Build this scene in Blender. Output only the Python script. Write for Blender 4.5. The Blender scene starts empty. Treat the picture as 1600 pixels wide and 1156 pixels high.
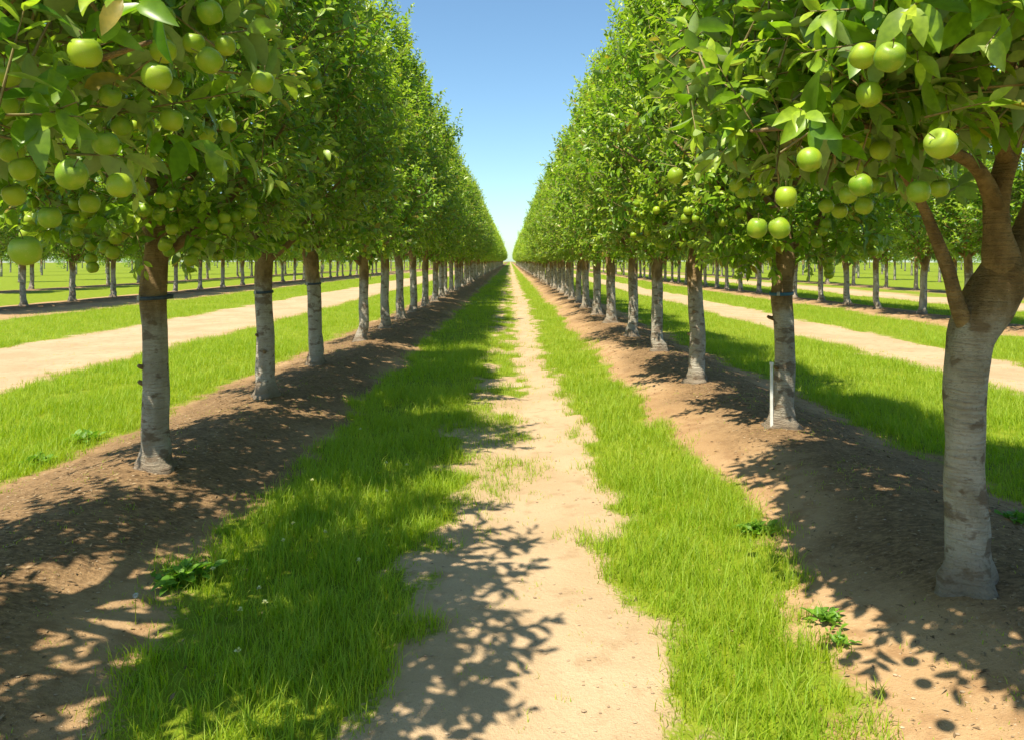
import bpy, math, random
import numpy as np

SC = bpy.context.scene
COL = SC.collection
F = 1150.0            # focal length in photograph pixels (1600 wide)
VX, HY = 797.0, 408.0 # where the rows vanish, horizon line
CAMZ = 1.75
rad = math.radians
RNG = np.random.default_rng(11)
random.seed(5)

# ------------------------------------------------------------------ helpers
def link(o, parent=None):
    COL.objects.link(o)
    if parent is not None:
        o.parent = parent
    return o

def tag(o, label=None, cat=None, group=None, kind=None):
    if label: o['label'] = label
    if cat: o['category'] = cat
    if group: o['group'] = group
    if kind: o['kind'] = kind
    return o

def mesh_np(name, verts, polys, smooth=True, attrs=None, mats=(), matidx=None):
    """polys: list of (n,k) int arrays; attrs: {name: per-vertex float array}"""
    me = bpy.data.meshes.new(name)
    verts = np.asarray(verts, np.float32)
    me.vertices.add(len(verts))
    me.vertices.foreach_set('co', verts.ravel())
    idx = np.concatenate([p.ravel() for p in polys]).astype(np.int32)
    cnt = np.concatenate([np.full(len(p), p.shape[1], np.int32) for p in polys])
    st = np.concatenate([[0], np.cumsum(cnt)[:-1]]).astype(np.int32)
    me.loops.add(len(idx)); me.polygons.add(len(cnt))
    me.loops.foreach_set('vertex_index', idx)
    me.polygons.foreach_set('loop_start', st)
    try: me.polygons.foreach_set('loop_total', cnt)
    except Exception: pass
    if matidx is not None:
        me.polygons.foreach_set('material_index', np.asarray(matidx, np.int32))
    me.update(calc_edges=True)
    me.polygons.foreach_set('use_smooth', np.full(len(cnt), smooth))
    if attrs:
        for k, a in attrs.items():
            at = me.attributes.new(k, 'FLOAT', 'POINT')
            at.data.foreach_set('value', np.asarray(a, np.float32))
    for m in mats: me.materials.append(m)
    return me

_tab = np.random.default_rng(3).random((256, 256))
def vnoise(x, y):
    x = np.asarray(x, float); y = np.asarray(y, float)
    xi = np.floor(x).astype(int); yi = np.floor(y).astype(int)
    fx = x - xi; fy = y - yi
    fx = fx*fx*(3-2*fx); fy = fy*fy*(3-2*fy)
    g = lambda a, b: _tab[a & 255, b & 255]
    return (g(xi,yi)*(1-fx)+g(xi+1,yi)*fx)*(1-fy) + (g(xi,yi+1)*(1-fx)+g(xi+1,yi+1)*fx)*fy
def fbm(x, y, o=3):
    s = 0; a = .5; t = 0
    for i in range(o):
        s = s + a*vnoise(x*2**i+i*17.3, y*2**i+i*9.1); t += a; a *= .5
    return s/t
def sst(x, a, b):
    t = np.clip((x-a)/(b-a), 0, 1); return t*t*(3-2*t)
def norm(v):
    return v/np.maximum(np.linalg.norm(v, axis=-1, keepdims=True), 1e-9)

# ------------------------------------------------------------------ ground shape and cover
ROWS = [(-2.85, .2), (2.5, .22), (12.8, .1), (-18.0, .1), (23.5, .08), (-28.0, .08)]
def ground_z(x, y):
    x = np.asarray(x, float); y = np.asarray(y, float)
    z = 0.03*(fbm(x*.6, y*.5)-.5)*2
    for cx, h in ROWS:
        d = np.abs(x + .12*(fbm(y*.35, cx*7+x*0)-.5)*2 - cx - .05)
        wd = 1.25
        z = z + h*np.where(d < wd, .5+.5*np.cos(np.pi*np.clip(d/wd, 0, 1)), 0)
    z = z + .022*(fbm(x*3.1, y*2.7, 3)-.5)
    # shallow wheel-worn centre of the paths
    z = z - .035*np.exp(-((x-.12)/.42)**2)
    z = z - .03*np.exp(-((x-8.1)/1.0)**2) - .03*np.exp(-((x+9.1)/1.6)**2)
    return z

GRASS_BANDS = [(-1.80,-.46,1.0),(.67,1.60,1.0),(3.75,6.85,1.0),(8.75,11.7,1.0),(-6.9,-3.95,1.0),(-15.0,-10.3,1.0),
               (13.9,17.6,1.0),(20.2,22.7,1.0),(24.3,400,1.0),(-27.2,-19.6,1.0),(-400,-28.8,1.0)]
def cover(x, y):
    """grass amount 0..1 and bare-path amount 0..1"""
    x = np.asarray(x, float); y = np.asarray(y, float)
    far = sst(np.abs(x), 3, 12)
    w = (fbm(x*1.1+3, y*.9, 4)-.5)*(.42+.45*far)
    w2 = (fbm(x*5+9, y*4+2, 3)-.5)*.42
    xx = x + w + w2*(1+.5*(np.abs(x-.1) < 1)) + np.where((x > 1.05) & (x < 2.5), .30*(1-sst(y, 3.0, 4.3)), 0) - np.where(x < -1.2, .28*(1-sst(y, 3.0, 4.6)), 0)*(x > -2.6)
    g = np.zeros_like(xx)
    for a, b, s in GRASS_BANDS:
        sf = .17 if abs(a) < 3 else .26
        g = np.maximum(g, sst(xx, a-sf, a+sf)*(1-sst(xx, b-sf, b+sf))*s)
    # grass creeping in over the left half of the middle path, farther on
    cr = sst(xx, -.75, -.5)*(1-sst(xx, .0, .30))*(.25+.75*sst(y, 4.5, 12))*sst(y, 3.8, 5.5)
    g = np.maximum(g, cr*(.22+.78*sst(fbm(x*2.6, y*1.6+5, 3), .34, .56)))
    # thin tufts at the mound feet
    p = np.maximum(np.maximum(sst(xx,-.75,-.5)*(1-sst(xx,.7,.9)), sst(xx,6.5,7)*(1-sst(xx,9.2,9.7))),
                   np.maximum(sst(xx,-11.5,-11)*(1-sst(xx,-7.2,-6.7)), sst(xx,17.4,17.8)*(1-sst(xx,20,20.4))))
    return g, p

def axis(parts):
    out = []
    for a, b, s in parts:
        out += list(np.arange(a, b-1e-6, s))
    out.append(parts[-1][1]); return np.array(out)

# ------------------------------------------------------------------ node helpers
def new_mat(name):
    m = bpy.data.materials.new(name); m.use_nodes = True
    nt = m.node_tree; nt.nodes.clear()
    return m, nt
class NT:
    def __init__(s, nt): s.nt = nt
    def n(s, t, **kw):
        nd = s.nt.nodes.new(t)
        for k, v in kw.items():
            if k == 'ins':
                for kk, vv in v.items():
                    if isinstance(vv, bpy.types.NodeSocket): s.nt.links.new(vv, nd.inputs[kk])
                    else: nd.inputs[kk].default_value = vv
            else: setattr(nd, k, v)
        return nd
    def math(s, op, a, b=0.0, c=None, clamp=False):
        d = {0: a, 1: b}
        if c is not None: d[2] = c
        return s.n('ShaderNodeMath', operation=op, use_clamp=clamp, ins=d).outputs[0]
    def noise(s, vec, scale, detail=4, rough=.55, dist=0.0):
        d = {'Scale': scale, 'Detail': detail, 'Roughness': rough, 'Distortion': dist}
        if vec is not None: d['Vector'] = vec
        return s.n('ShaderNodeTexNoise', ins=d).outputs[0]
    def mix(s, f, a, b, mode='MIX'):
        nd = s.nt.nodes.new('ShaderNodeMix'); nd.data_type = 'RGBA'; nd.blend_type = mode
        for sock, v in ((nd.inputs[0], f), (nd.inputs[6], a), (nd.inputs[7], b)):
            if isinstance(v, bpy.types.NodeSocket): s.nt.links.new(v, sock)
            elif isinstance(v, (tuple, list)): sock.default_value = tuple(v)+(1,) if len(v) == 3 else v
            else: sock.default_value = v
        return nd.outputs[2]
    def ramp(s, f, a, b, lo=0.0, hi=1.0):
        return s.n('ShaderNodeMapRange', interpolation_type='SMOOTHSTEP', ins={0: f, 1: a, 2: b, 3: lo, 4: hi}).outputs[0]
    def scale(s, vec, xyz):
        return s.n('ShaderNodeMapping', ins={'Vector': vec, 'Scale': xyz}).outputs[0]
    def bump(s, h, strength, dist):
        return s.n('ShaderNodeBump', ins={'Height': h, 'Strength': strength, 'Distance': dist}).outputs[0]
    def out(s, sh): s.nt.links.new(sh, s.n('ShaderNodeOutputMaterial').inputs[0])
    def attr(s, name): return s.n('ShaderNodeAttribute', attribute_name=name).outputs['Fac']

def mat_ground():
    m, nt = new_mat('earth_and_turf'); N = NT(nt)
    co = N.n('ShaderNodeTexCoord').outputs['Object']
    g = N.attr('grass'); p = N.attr('path'); ml = N.attr('mulch_shade')
    big = N.noise(co, .9, 4); mid = N.noise(co, 6, 5); fine = N.noise(co, 45, 4, .65); grit = N.noise(co, 160, 2, .7)
    path = N.mix(N.ramp(big, .3, .7), (.43,.30,.175), (.52,.375,.235))
    path = N.mix(N.ramp(mid, .5, .75), path, (.38,.26,.15))
    soil = N.mix(N.ramp(big, .35, .65), (.38,.235,.115), (.46,.30,.16))
    soil = N.mix(N.ramp(mid, .46, .68), soil, (.33,.195,.095))
    # mulch and leaf litter under the trees, with the banks' shade painted in
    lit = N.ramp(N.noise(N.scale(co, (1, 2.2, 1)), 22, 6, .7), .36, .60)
    mulch_shade = N.mix(lit, (.29,.18,.088), (.13,.078,.038))
    soil = N.mix(N.math('MULTIPLY', ml, N.ramp(mid, .25, .6, .72, 1.0)), soil, mulch_shade)
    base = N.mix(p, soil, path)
    base = N.mix(N.ramp(grit, .55, .72, 0, .55), base, (.27,.18,.11))
    base = N.mix(N.ramp(fine, .60, .74, 0, .5), base, (.62,.47,.33))
    turf = N.mix(N.ramp(mid, .35, .65), (.13,.19,.010), (.21,.26,.016))
    turf = N.mix(N.ramp(fine, .5, .7, 0, .6), turf, (.30,.33,.045))
    gm = N.ramp(N.math('ADD', g, N.math('MULTIPLY', N.math('SUBTRACT', fine, .5), 1.3)), .35, .85)
    base = N.mix(gm, base, turf)
    h = N.math('ADD', N.math('MULTIPLY', mid, .35), N.math('ADD', N.math('MULTIPLY', fine, .4), N.math('MULTIPLY', grit, .22)))
    nb = N.bump(h, .75, .035)
    b = N.n('ShaderNodeBsdfPrincipled', ins={'Base Color': base, 'Roughness': .95, 'Normal': nb, 'Specular IOR Level': .12})
    N.out(b.outputs[0]); return m

def mat_leafy(name, dark, light, young, under, rough=.42, trans=.42, spec=.45):
    m, nt = new_mat(name); N = NT(nt)
    geo = N.n('ShaderNodeNewGeometry')
    r = geo.outputs['Random Per Island']
    tip = N.attr('tip')
    c = N.mix(r, dark, light)
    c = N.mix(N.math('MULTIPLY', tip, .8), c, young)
    c = N.mix(N.ramp(r, .975, .98), c, (.40,.30,.05)) if name == 'apple_leaf' else c
    vein = N.noise(N.n('ShaderNodeTexCoord').outputs['Object'], 38, 2)
    c = N.mix(N.ramp(vein, .35, .7, 0, .35), c, tuple(x*.62 for x in dark))
    cb = N.mix(.5, c, under)
    cc = N.mix(geo.outputs['Backfacing'], c, cb)
    b = N.n('ShaderNodeBsdfPrincipled', ins={'Base Color': cc, 'Roughness': rough, 'Specular IOR Level': spec})
    ct = N.mix(1.0, c, (1.35,1.5,.55), 'MULTIPLY')
    t = N.n('ShaderNodeBsdfTranslucent', ins={'Color': ct})
    mx = N.n('ShaderNodeMixShader', ins={0: trans, 1: b.outputs[0], 2: t.outputs[0]})
    N.out(mx.outputs[0]); return m

def mat_bark(name, paint=True):
    m, nt = new_mat(name); N = NT(nt)
    tc = N.n('ShaderNodeTexCoord').outputs['Object']
    z = N.n('ShaderNodeSeparateXYZ', ins={0: tc}).outputs[2]
    rn = N.n('ShaderNodeObjectInfo').outputs['Random']
    off = N.n('ShaderNodeVectorMath', operation='ADD', ins={0: tc, 1: N.n('ShaderNodeCombineXYZ', ins={0: N.math('MULTIPLY', rn, 9), 1: N.math('MULTIPLY', rn, 5)}).outputs[0]}).outputs[0]
    n1 = N.noise(N.scale(off, (9, 9, 5)), 1, 5, .6)
    ring = N.noise(N.scale(off, (7, 7, 60)), 1, 4, .65, .4)
    fine = N.noise(off, 70, 4, .7)
    blotch = N.noise(N.scale(off, (6, 6, 10)), 1, 4, .55, .3)
    bark = N.mix(N.ramp(n1, .35, .65), (.36,.245,.115), (.19,.125,.058))
    bark = N.mix(N.ramp(ring, .52, .7, 0, .6), bark, (.36,.25,.12))
    if paint:
        white = N.mix(N.ramp(n1, .3, .7), (.50,.455,.38), (.34,.30,.225))
        white = N.mix(N.ramp(ring, .50, .64, 0, .6), white, (.29,.245,.19))
        white = N.mix(N.ramp(blotch, .535, .60, 0, .74), white, (.16,.11,.068))
        edge = N.math('ADD', z, N.math('MULTIPLY', N.math('SUBTRACT', n1, .5), .35))
        f = N.ramp(edge, 1.18, 1.42)
        # thinner, soil-splashed coat close to the ground
        foot = N.math('MULTIPLY', N.ramp(edge, .02, .22, 1, 0), .7)
        white = N.mix(foot, white, (.20,.14,.09))
        c = N.mix(f, white, bark)
    else: c = bark
    c = N.mix(N.ramp(fine, .55, .75, 0, .6), c, (.10,.07,.045))
    h = N.math('ADD', N.math('ADD', N.math('MULTIPLY', ring, .6), N.math('MULTIPLY', n1, .6)), N.math('MULTIPLY', fine, .3))
    b = N.n('ShaderNodeBsdfPrincipled', ins={'Base Color': c, 'Roughness': .85, 'Normal': N.bump(h, 1.0, .05), 'Specular IOR Level': .2})
    N.out(b.outputs[0]); return m

def mat_apple():
    m, nt = new_mat('green_apple_skin'); N = NT(nt)
    tc = N.n('ShaderNodeTexCoord').outputs['Object']
    z = N.n('ShaderNodeSeparateXYZ', ins={0: tc}).outputs[2]
    rn = N.n('ShaderNodeObjectInfo').outputs['Random']
    a = N.mix(rn, (.15,.29,.010), (.31,.43,.018))
    a = N.mix(N.ramp(N.noise(tc, 22, 4), .4, .7, 0, .6), a, (.36,.42,.03))
    a = N.mix(N.ramp(N.math('ABSOLUTE', N.math('SUBTRACT', z, 0.036)), .004, .012, .65, 0), a, (.20,.28,.03))
    sp = N.n('ShaderNodeTexVoronoi', ins={'Vector': tc, 'Scale': 190.0}).outputs['Distance']
    a = N.mix(N.ramp(sp, .06, .16, .55, 0), a, (.62,.66,.30))
    b = N.n('ShaderNodeBsdfPrincipled', ins={'Base Color': a, 'Roughness': N.ramp(N.noise(tc, 60, 3), .3, .7, .34, .5), 'Specular IOR Level': .4})
    try:
        b.inputs['Subsurface Weight'].default_value = .12
        b.inputs['Subsurface Radius'].default_value = (.012,.02,.004)
        b.inputs['Subsurface Scale'].default_value = .4
    except Exception: pass
    N.out(b.outputs[0]); return m

def mat_plain(name, c1, c2, scale=20, rough=.7, bump=.2, tcname='Object'):
    m, nt = new_mat(name); N = NT(nt)
    tc = N.n('ShaderNodeTexCoord').outputs[tcname]
    n = N.noise(tc, scale, 4)
    b = N.n('ShaderNodeBsdfPrincipled', ins={'Base Color': N.mix(N.ramp(n,.3,.7), c1, c2), 'Roughness': rough, 'Normal': N.bump(n, bump, .01), 'Specular IOR Level': .3})
    N.out(b.outputs[0]); return m
def mat_island(name, c1, c2, rough=.85):
    m, nt = new_mat(name); N = NT(nt)
    r = N.n('ShaderNodeNewGeometry').outputs['Random Per Island']
    b = N.n('ShaderNodeBsdfPrincipled', ins={'Base Color': N.mix(r, c1, c2), 'Roughness': rough, 'Specular IOR Level': .2})
    N.out(b.outputs[0]); return m

M_ground = mat_ground()
M_leaf = mat_leafy('apple_leaf', (.055,.165,.008), (.22,.40,.014), (.58,.68,.06), (.42,.50,.27), trans=.40, rough=.36)
M_grass = mat_leafy('grass_blade', (.20,.36,.005), (.47,.52,.008), (.66,.62,.10), (.2,.34,.03), rough=.5, trans=.40, spec=.3)
M_weed = mat_leafy('weed_leaf', (.11,.27,.02), (.22,.40,.03), (.2,.34,.05), (.14,.24,.06), rough=.5, trans=.35)
M_trunk = mat_bark('whitewashed_bark', True)
M_bark = mat_bark('brown_bark', False)
M_twig = mat_plain('twig_bark', (.19,.14,.06), (.28,.24,.10), 30)
M_apple = mat_apple()
M_stem = mat_plain('apple_stem', (.16,.12,.05), (.10,.07,.03), 60)
M_strap = mat_plain('navy_rubber_strap', (.03,.045,.065), (.05,.075,.10), 40, .6)
M_blue = mat_plain('blue_strap', (.03,.10,.18), (.045,.14,.22), 40, .55)
M_metal = mat_plain('dull_buckle', (.25,.25,.24), (.35,.34,.32), 60, .45)
M_stake = mat_plain('white_plastic_stake', (.80,.80,.76), (.70,.69,.64), 12, .5)
M_litter = mat_island('dry_leaf_litter', (.10,.06,.03), (.36,.25,.14))
M_stone = mat_island('small_stones', (.26,.18,.11), (.50,.38,.25))
M_petal = mat_island('pale_flower_head', (.62,.66,.20), (.72,.72,.42))
M_fluff = mat_island('seed_head_fluff', (.62,.60,.52), (.75,.72,.65))

# ------------------------------------------------------------------ ground objects
xs = axis([(-420,-60,30),(-60,-20,2),(-20,-6,.22),(-6,6,.06),(6,20,.2),(20,60,2),(60,420.1,30)])
ys = axis([(-12,1,.6),(1,12,.07),(12,30,.22),(30,80,.8),(80,320,4),(320,1600.1,60)])
# columns where the named strips meet
cuts = [-10.4,-6.95,-.62,.78,6.75,8.8]
for c in cuts:
    xs[np.argmin(np.abs(xs-c))] = c
nx, ny = len(xs), len(ys)
GX, GY = np.meshgrid(xs, ys)
GZ = ground_z(GX, GY)
g_, p_ = cover(GX, GY)
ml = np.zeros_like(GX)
for (cx, h), hw in zip(ROWS, (1.45, 1.05, .95, 1.3, .8, .8)):  # mulch bands; the left one widened to paint its bank's shade into the soil
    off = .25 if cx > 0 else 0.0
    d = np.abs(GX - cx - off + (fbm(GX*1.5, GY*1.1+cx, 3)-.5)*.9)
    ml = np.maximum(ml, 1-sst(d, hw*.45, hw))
def strip(name, c0, c1):
    c = slice(c0, c1+1); n = c1-c0+1
    v = np.stack([GX[:, c], GY[:, c], GZ[:, c]], -1).reshape(-1, 3)
    i = np.arange((ny-1)*(n-1)); r = i//(n-1); q = i % (n-1); a = r*n+q
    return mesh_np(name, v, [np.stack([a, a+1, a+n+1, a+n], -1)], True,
                   {'grass': g_[:, c].ravel(), 'path': p_[:, c].ravel(), 'mulch_shade': ml[:, c].ravel()}, [M_ground])
ci = [0]+[int(np.argmin(np.abs(xs-c))) for c in cuts]+[nx-1]
names = ['ground','path','ground','path','ground','path','ground']
labs = ['ground','pale sandy path beyond the left tree row','ground','sandy path with thin grass between the two near tree rows',
        'ground','pale sandy path beyond the right tree row','ground']
for k in range(7):
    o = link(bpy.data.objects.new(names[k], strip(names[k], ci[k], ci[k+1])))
    tag(o, {0:'flat turf and far tree strips left of the left sandy path',2:'grass strips and bare soil bank carrying the left tree row',
            4:'grass strips and bare soil bank carrying the right tree row',6:'flat turf and far tree strips right of the right sandy path'}.get(k, labs[k]),
        names[k], kind='structure')

# ------------------------------------------------------------------ leaves
def leaf_mesh(P, D, Nn, L, tip, lod, wr=.5, rng=RNG):
    """vectorised leaves: P base, D direction, Nn upper-side normal, L length"""
    n = len(P)
    S = norm(np.cross(D, Nn)); Nn = norm(np.cross(S, D))
    W = L*wr*(.85+.3*rng.random(n))*.5
    fold = (.15+.45*rng.random(n)); cur = (.05+.38*rng.random(n)); tw = (rng.random(n)-.5)*.5
    if lod == 0:
        ts = [(.0,.04),(.16,.62),(.40,1.0),(.66,.86),(.86,.42),(1.0,0)]
    elif lod == 1:
        ts = [(0,0),(.42,1.0),(1.0,0)]
    else:
        ts = None
    if ts is None:
        a = P; b = P + D*(L*.45)[:,None] + S*W[:,None]; c = P + D*L[:,None] - Nn*(cur*L)[:,None]; d = P + D*(L*.45)[:,None] - S*W[:,None]
        V = np.stack([a,b,c,d],1).reshape(-1,3)
        base = (np.arange(n)*4)[:,None]
        return V, [base+np.array([0,1,2]), base+np.array([0,2,3])], np.repeat(tip,4), n*4
    cols = []; layout = []; k = 0
    for t, w in ts:
        c = P + D*(L*t)[:,None] - Nn*(cur*L*t*t)[:,None]
        if w == 0: cols.append(c); layout.append((k,)); k += 1
        else:
            ang = tw*t
            s2 = S*np.cos(ang)[:,None] + Nn*np.sin(ang)[:,None]
            up = Nn*(fold*W*w)[:,None]
            cols += [c+s2*(W*w)[:,None]+up, c, c-s2*(W*w)[:,None]+up]; layout.append((k,k+1,k+2)); k += 3
    V = np.stack(cols,1).reshape(-1,3)
    tri, quad = [], []
    for a, b in zip(layout[:-1], layout[1:]):
        if len(a) == 1: tri += [[a[0],b[0],b[1]],[a[0],b[1],b[2]]]
        elif len(b) == 1: tri += [[a[0],b[0],a[1]],[a[1],b[0],a[2]]]
        else: quad += [[a[0],b[0],b[1],a[1]],[a[1],b[1],b[2],a[2]]]
    base = (np.arange(n)*k)
    polys = []
    if tri: polys.append((base[:,None,None]+np.array(tri)).reshape(-1,3))
    if quad: polys.append((base[:,None,None]+np.array(quad)).reshape(-1,4))
    # gentle edge undulation for the closest leaves
    return V, polys, np.repeat(tip,k), n*k

def tube(path, radii, sides=12, rng=None, rough=0.0, cap=True):
    P = np.asarray(path, float); R = np.asarray(radii, float); n = len(P)
    T = np.gradient(P, axis=0); T = norm(T)
    ref = np.array([1.,0,0]) if abs(T[0,0]) < .8 else np.array([0,1.,0])
    vs = []
    u = norm(np.cross(T[0], ref))
    for i in range(n):
        u = norm(u - T[i]*np.dot(u, T[i])); v = np.cross(T[i], u)
        a = np.arange(sides)/sides*2*np.pi
        rr = R[i]*np.ones(sides)
        if rough: rr = rr*(1+rough*(vnoise(np.cos(a)*1.7+i*.23+5, np.sin(a)*1.7+i*.31+rng)-.5)*2)
        vs.append(P[i] + np.cos(a)[:,None]*rr[:,None]*u + np.sin(a)[:,None]*rr[:,None]*v)
    V = np.concatenate(vs+[P[-1:]], 0)
    i, j = np.meshgrid(np.arange(n-1), np.arange(sides), indexing='ij')
    i = i.ravel(); j = j.ravel(); k = (j+1) % sides
    Q = np.stack([i*sides+j, i*sides+k, (i+1)*sides+k, (i+1)*sides+j], -1)
    e = (n-1)*sides; j = np.arange(sides)
    Tn = np.stack([e+j, e+(j+1) % sides, np.full(sides, n*sides)], -1)
    return V, [Q, Tn]

def smooth_path(pts, rs, m=6):
    pts = np.asarray(pts, float); rs = np.asarray(rs, float); out = []; ro = []
    P = np.vstack([2*pts[0]-pts[1], pts, 2*pts[-1]-pts[-2]])
    for i in range(len(pts)-1):
        p0,p1,p2,p3 = P[i],P[i+1],P[i+2],P[i+3]
        for t in np.arange(m)/m:
            out.append(.5*((2*p1)+(-p0+p2)*t+(2*p0-5*p1+4*p2-p3)*t*t+(-p0+3*p1-3*p2+p3)*t**3))
            ro.append(rs[i]*(1-t)+rs[i+1]*t)
    out.append(pts[-1]); ro.append(rs[-1])
    return np.array(out), np.array(ro)

class MB:
    def __init__(s): s.V=[]; s.P=[]; s.M=[]; s.A=[]; s.n=0
    def add(s, V, polys, mi=0, attr=0.0):
        s.V.append(V); s.A.append(np.full(len(V), attr) if np.isscalar(attr) else attr)
        for p in polys: s.P.append(p+s.n); s.M.append(np.full(len(p), mi))
        s.n += len(V)
    def mesh(s, name, mats, smooth=True):
        return mesh_np(name, np.concatenate(s.V), s.P, smooth, {'tip': np.concatenate(s.A)}, mats, np.concatenate(s.M))

PROF = np.array([(1.75,.35),(2.05,.98),(2.6,1.32),(3.6,1.42),(4.5,1.16),(5.2,.84),(5.9,.55),(6.6,.29),(7.1,.10),(7.3,.04)])
PROFZ = PROF[:,0]+.05; PROFR = PROF[:,1]
def gen_shoots(rng, n, rs=1.0, zlim=None, blobs=()):
    """shoot base points and directions filling the crown; more of them near its surface"""
    zz = np.linspace(PROFZ[0], PROFZ[-1], 200); ww = np.interp(zz, PROFZ, PROFR)+.05
    z = rng.choice(zz, n, p=ww/ww.sum()) + (rng.random(n)-.5)*.05
    th = rng.random(n)*2*np.pi
    sd = rng.random()*50
    lob = fbm(th/(2*np.pi)*6*1.0+sd, z*1.5+sd, 3)
    lob2 = vnoise(np.cos(th)*2+sd, np.sin(th)*2+z*.9)
    Rr = np.interp(z, PROFZ, PROFR)*rs*(.40+.62*lob+.62*lob2)
    r = Rr*rng.random(n)**.36
    r = np.maximum(r, np.where(z < 2.2, .25, .02))
    base = np.stack([np.cos(th)*r, np.sin(th)*r, z], -1)
    out = np.stack([np.cos(th), np.sin(th), np.zeros(n)], -1)
    up = np.clip((z-1.7)/4.0, 0, 1)
    D = out*(.95-.65*up)[:,None] + np.array([0,0,1.])*(.25+1.1*up)[:,None] + rng.normal(0,.42,(n,3))
    low = z < 2.3
    D[low,2] -= .35*rng.random(low.sum())
    for (cx,cy,cz,rx,ry,rz,cnt) in blobs:
        v = norm(rng.normal(0,1,(cnt,3)))*(rng.random(cnt)**.4)[:,None]
        base = np.vstack([base, np.array([cx,cy,cz])+v*np.array([rx,ry,rz])])
        D = np.vstack([D, v*.9+np.array([0,0,.35])+rng.normal(0,.45,(cnt,3))])
    return base, norm(D)

def crown_mesh(name, seed, nsh, lod, leaf=.085, rs=1.0, blobs=(), keep=None, lenr=(.22,.55), fruit=()):
    rng = np.random.default_rng(seed)
    B, D = gen_shoots(rng, nsh, rs, blobs=blobs)
    if keep is not None:
        k = keep(B, D); B, D = B[k], D[k]
    n = len(B)
    Ls = lenr[0]+(lenr[1]-lenr[0])*rng.random(n)
    top = B[:,2] > 4.4
    Ls[top] *= 1.15
    wild = (rng.random(n) < .13) & (B[:,2] > 4.0)
    Ls[wild] *= 1.6; D[wild,2] += .6; D = norm(D)
    if lod == 2: Ls[wild] *= 1.25
    step = {0:.034, 1:.040, 2:.07}[lod]
    mmax = int(lenr[1]*2.1/step)+1
    k = np.arange(mmax)[None,:]
    m = (Ls/step).astype(int)[:,None]
    ok = (k < m)
    t = (k+.5)/np.maximum(m,1)
    bend = .28*(rng.random(n)-.2)
    ax = norm(np.cross(D, np.array([.3,.2,1.])+rng.normal(0,.2,(n,3)))); ay = np.cross(D, ax)
    s = t*Ls[:,None]
    pos = B[:,None,:]+D[:,None,:]*s[...,None]; pos[...,2] -= bend[:,None]*s*s
    phi = k*2.3999+rng.random(n)[:,None]*6.28+rng.normal(0,.3,(n,mmax))
    beta = 1.15-.75*t**1.5+rng.normal(0,.18,(n,mmax))
    radial = np.cos(phi)[...,None]*ax[:,None,:]+np.sin(phi)[...,None]*ay[:,None,:]
    ld = D[:,None,:]*np.cos(beta)[...,None]+radial*np.sin(beta)[...,None]
    ld[...,2] -= .22
    ld = norm(ld)
    nn = D[:,None,:]*.8 + np.array([0,0,.5]) + rng.normal(0,.38,(n,mmax,3))
    Lf = leaf*(1.12-.65*t**2.2)*(.75+.5*rng.random((n,mmax)))
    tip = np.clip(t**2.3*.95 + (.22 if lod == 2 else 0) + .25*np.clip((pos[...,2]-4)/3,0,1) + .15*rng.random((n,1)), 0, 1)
    ok = ok.ravel()
    # leaves do not grow through the fruit, nor hang thickly right over its sunny outer side
    mid_ = pos.reshape(-1,3)+ld.reshape(-1,3)*(Lf.ravel()*.5)[:,None]
    for (fp, fd, fl) in fruit:
        q = mid_-np.asarray(fp); t_ = np.clip(q@np.asarray(fd), 0, fl)
        ok &= np.linalg.norm(q-t_[:,None]*np.asarray(fd), axis=1) > .067
    V, polys, A, _ = leaf_mesh(pos.reshape(-1,3)[ok], ld.reshape(-1,3)[ok], nn.reshape(-1,3)[ok], Lf.ravel()[ok], tip.ravel()[ok], lod, wr=.44 if lod == 0 else .5, rng=rng)
    mb = MB(); mb.add(V, polys, 0, A)
    if len(fruit):
        kp = np.ones(n, bool)
        for (fp, fd, fl) in fruit:
            for tt in (-.2,.1,.4,.8):
                q = B+D*(Ls*tt)[:,None]-np.asarray(fp); t_ = np.clip(q@np.asarray(fd), 0, fl)
                kp &= np.linalg.norm(q-t_[:,None]*np.asarray(fd), axis=1) > .07
        B, D, ax, ay, Ls, bend = B[kp], D[kp], ax[kp], ay[kp], Ls[kp], bend[kp]; n = len(B)
    if lod < 2:   # the twigs themselves, thin three-sided
        rr = .0035 if lod == 0 else .004
        a = np.arange(3)*2.094
        cols = []
        for tt, w in ((-.25,1.6),(.5,1.),(1,.45)):
            c = B+D*(Ls*tt)[:,None]; c[:,2] -= bend*(Ls*max(tt,0))**2
            for q in a: cols.append(c+(ax*math.cos(q)+ay*math.sin(q))*rr*w)
        Vt = np.stack(cols,1).reshape(-1,3)
        qd = np.array([[r*3+i, r*3+(i+1)%3, r*3+3+(i+1)%3, r*3+3+i] for r in range(2) for i in range(3)])
        mb.add(Vt, [(np.arange(n)[:,None,None]*9+qd).reshape(-1,4)], 1)
    return mb.mesh(name, [M_leaf, M_twig])

def limb_set(rng, n, reach=.9):
    out = []
    for i in range(n):
        z0 = 1.55+.32*i*(5/n)*.62+rng.random()*.15
        th = i*2.4+rng.random()*.6
        R = np.interp(min(z0+.8,7), PROFZ, PROFR)*reach
        r0 = .045*(1-.5*i/n)
        p = [(0,0,z0-.06),(math.cos(th)*R*.3, math.sin(th)*R*.3, z0+.22),
             (math.cos(th+.15)*R*.65, math.sin(th+.15)*R*.65, z0+.55+.15*rng.random()), (math.cos(th-.1)*R*.92, math.sin(th-.1)*R*.92, z0+.95+.3*rng.random())]
        out.append((p, (r0, r0*.8, r0*.5, .008)))
    return out

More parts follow.
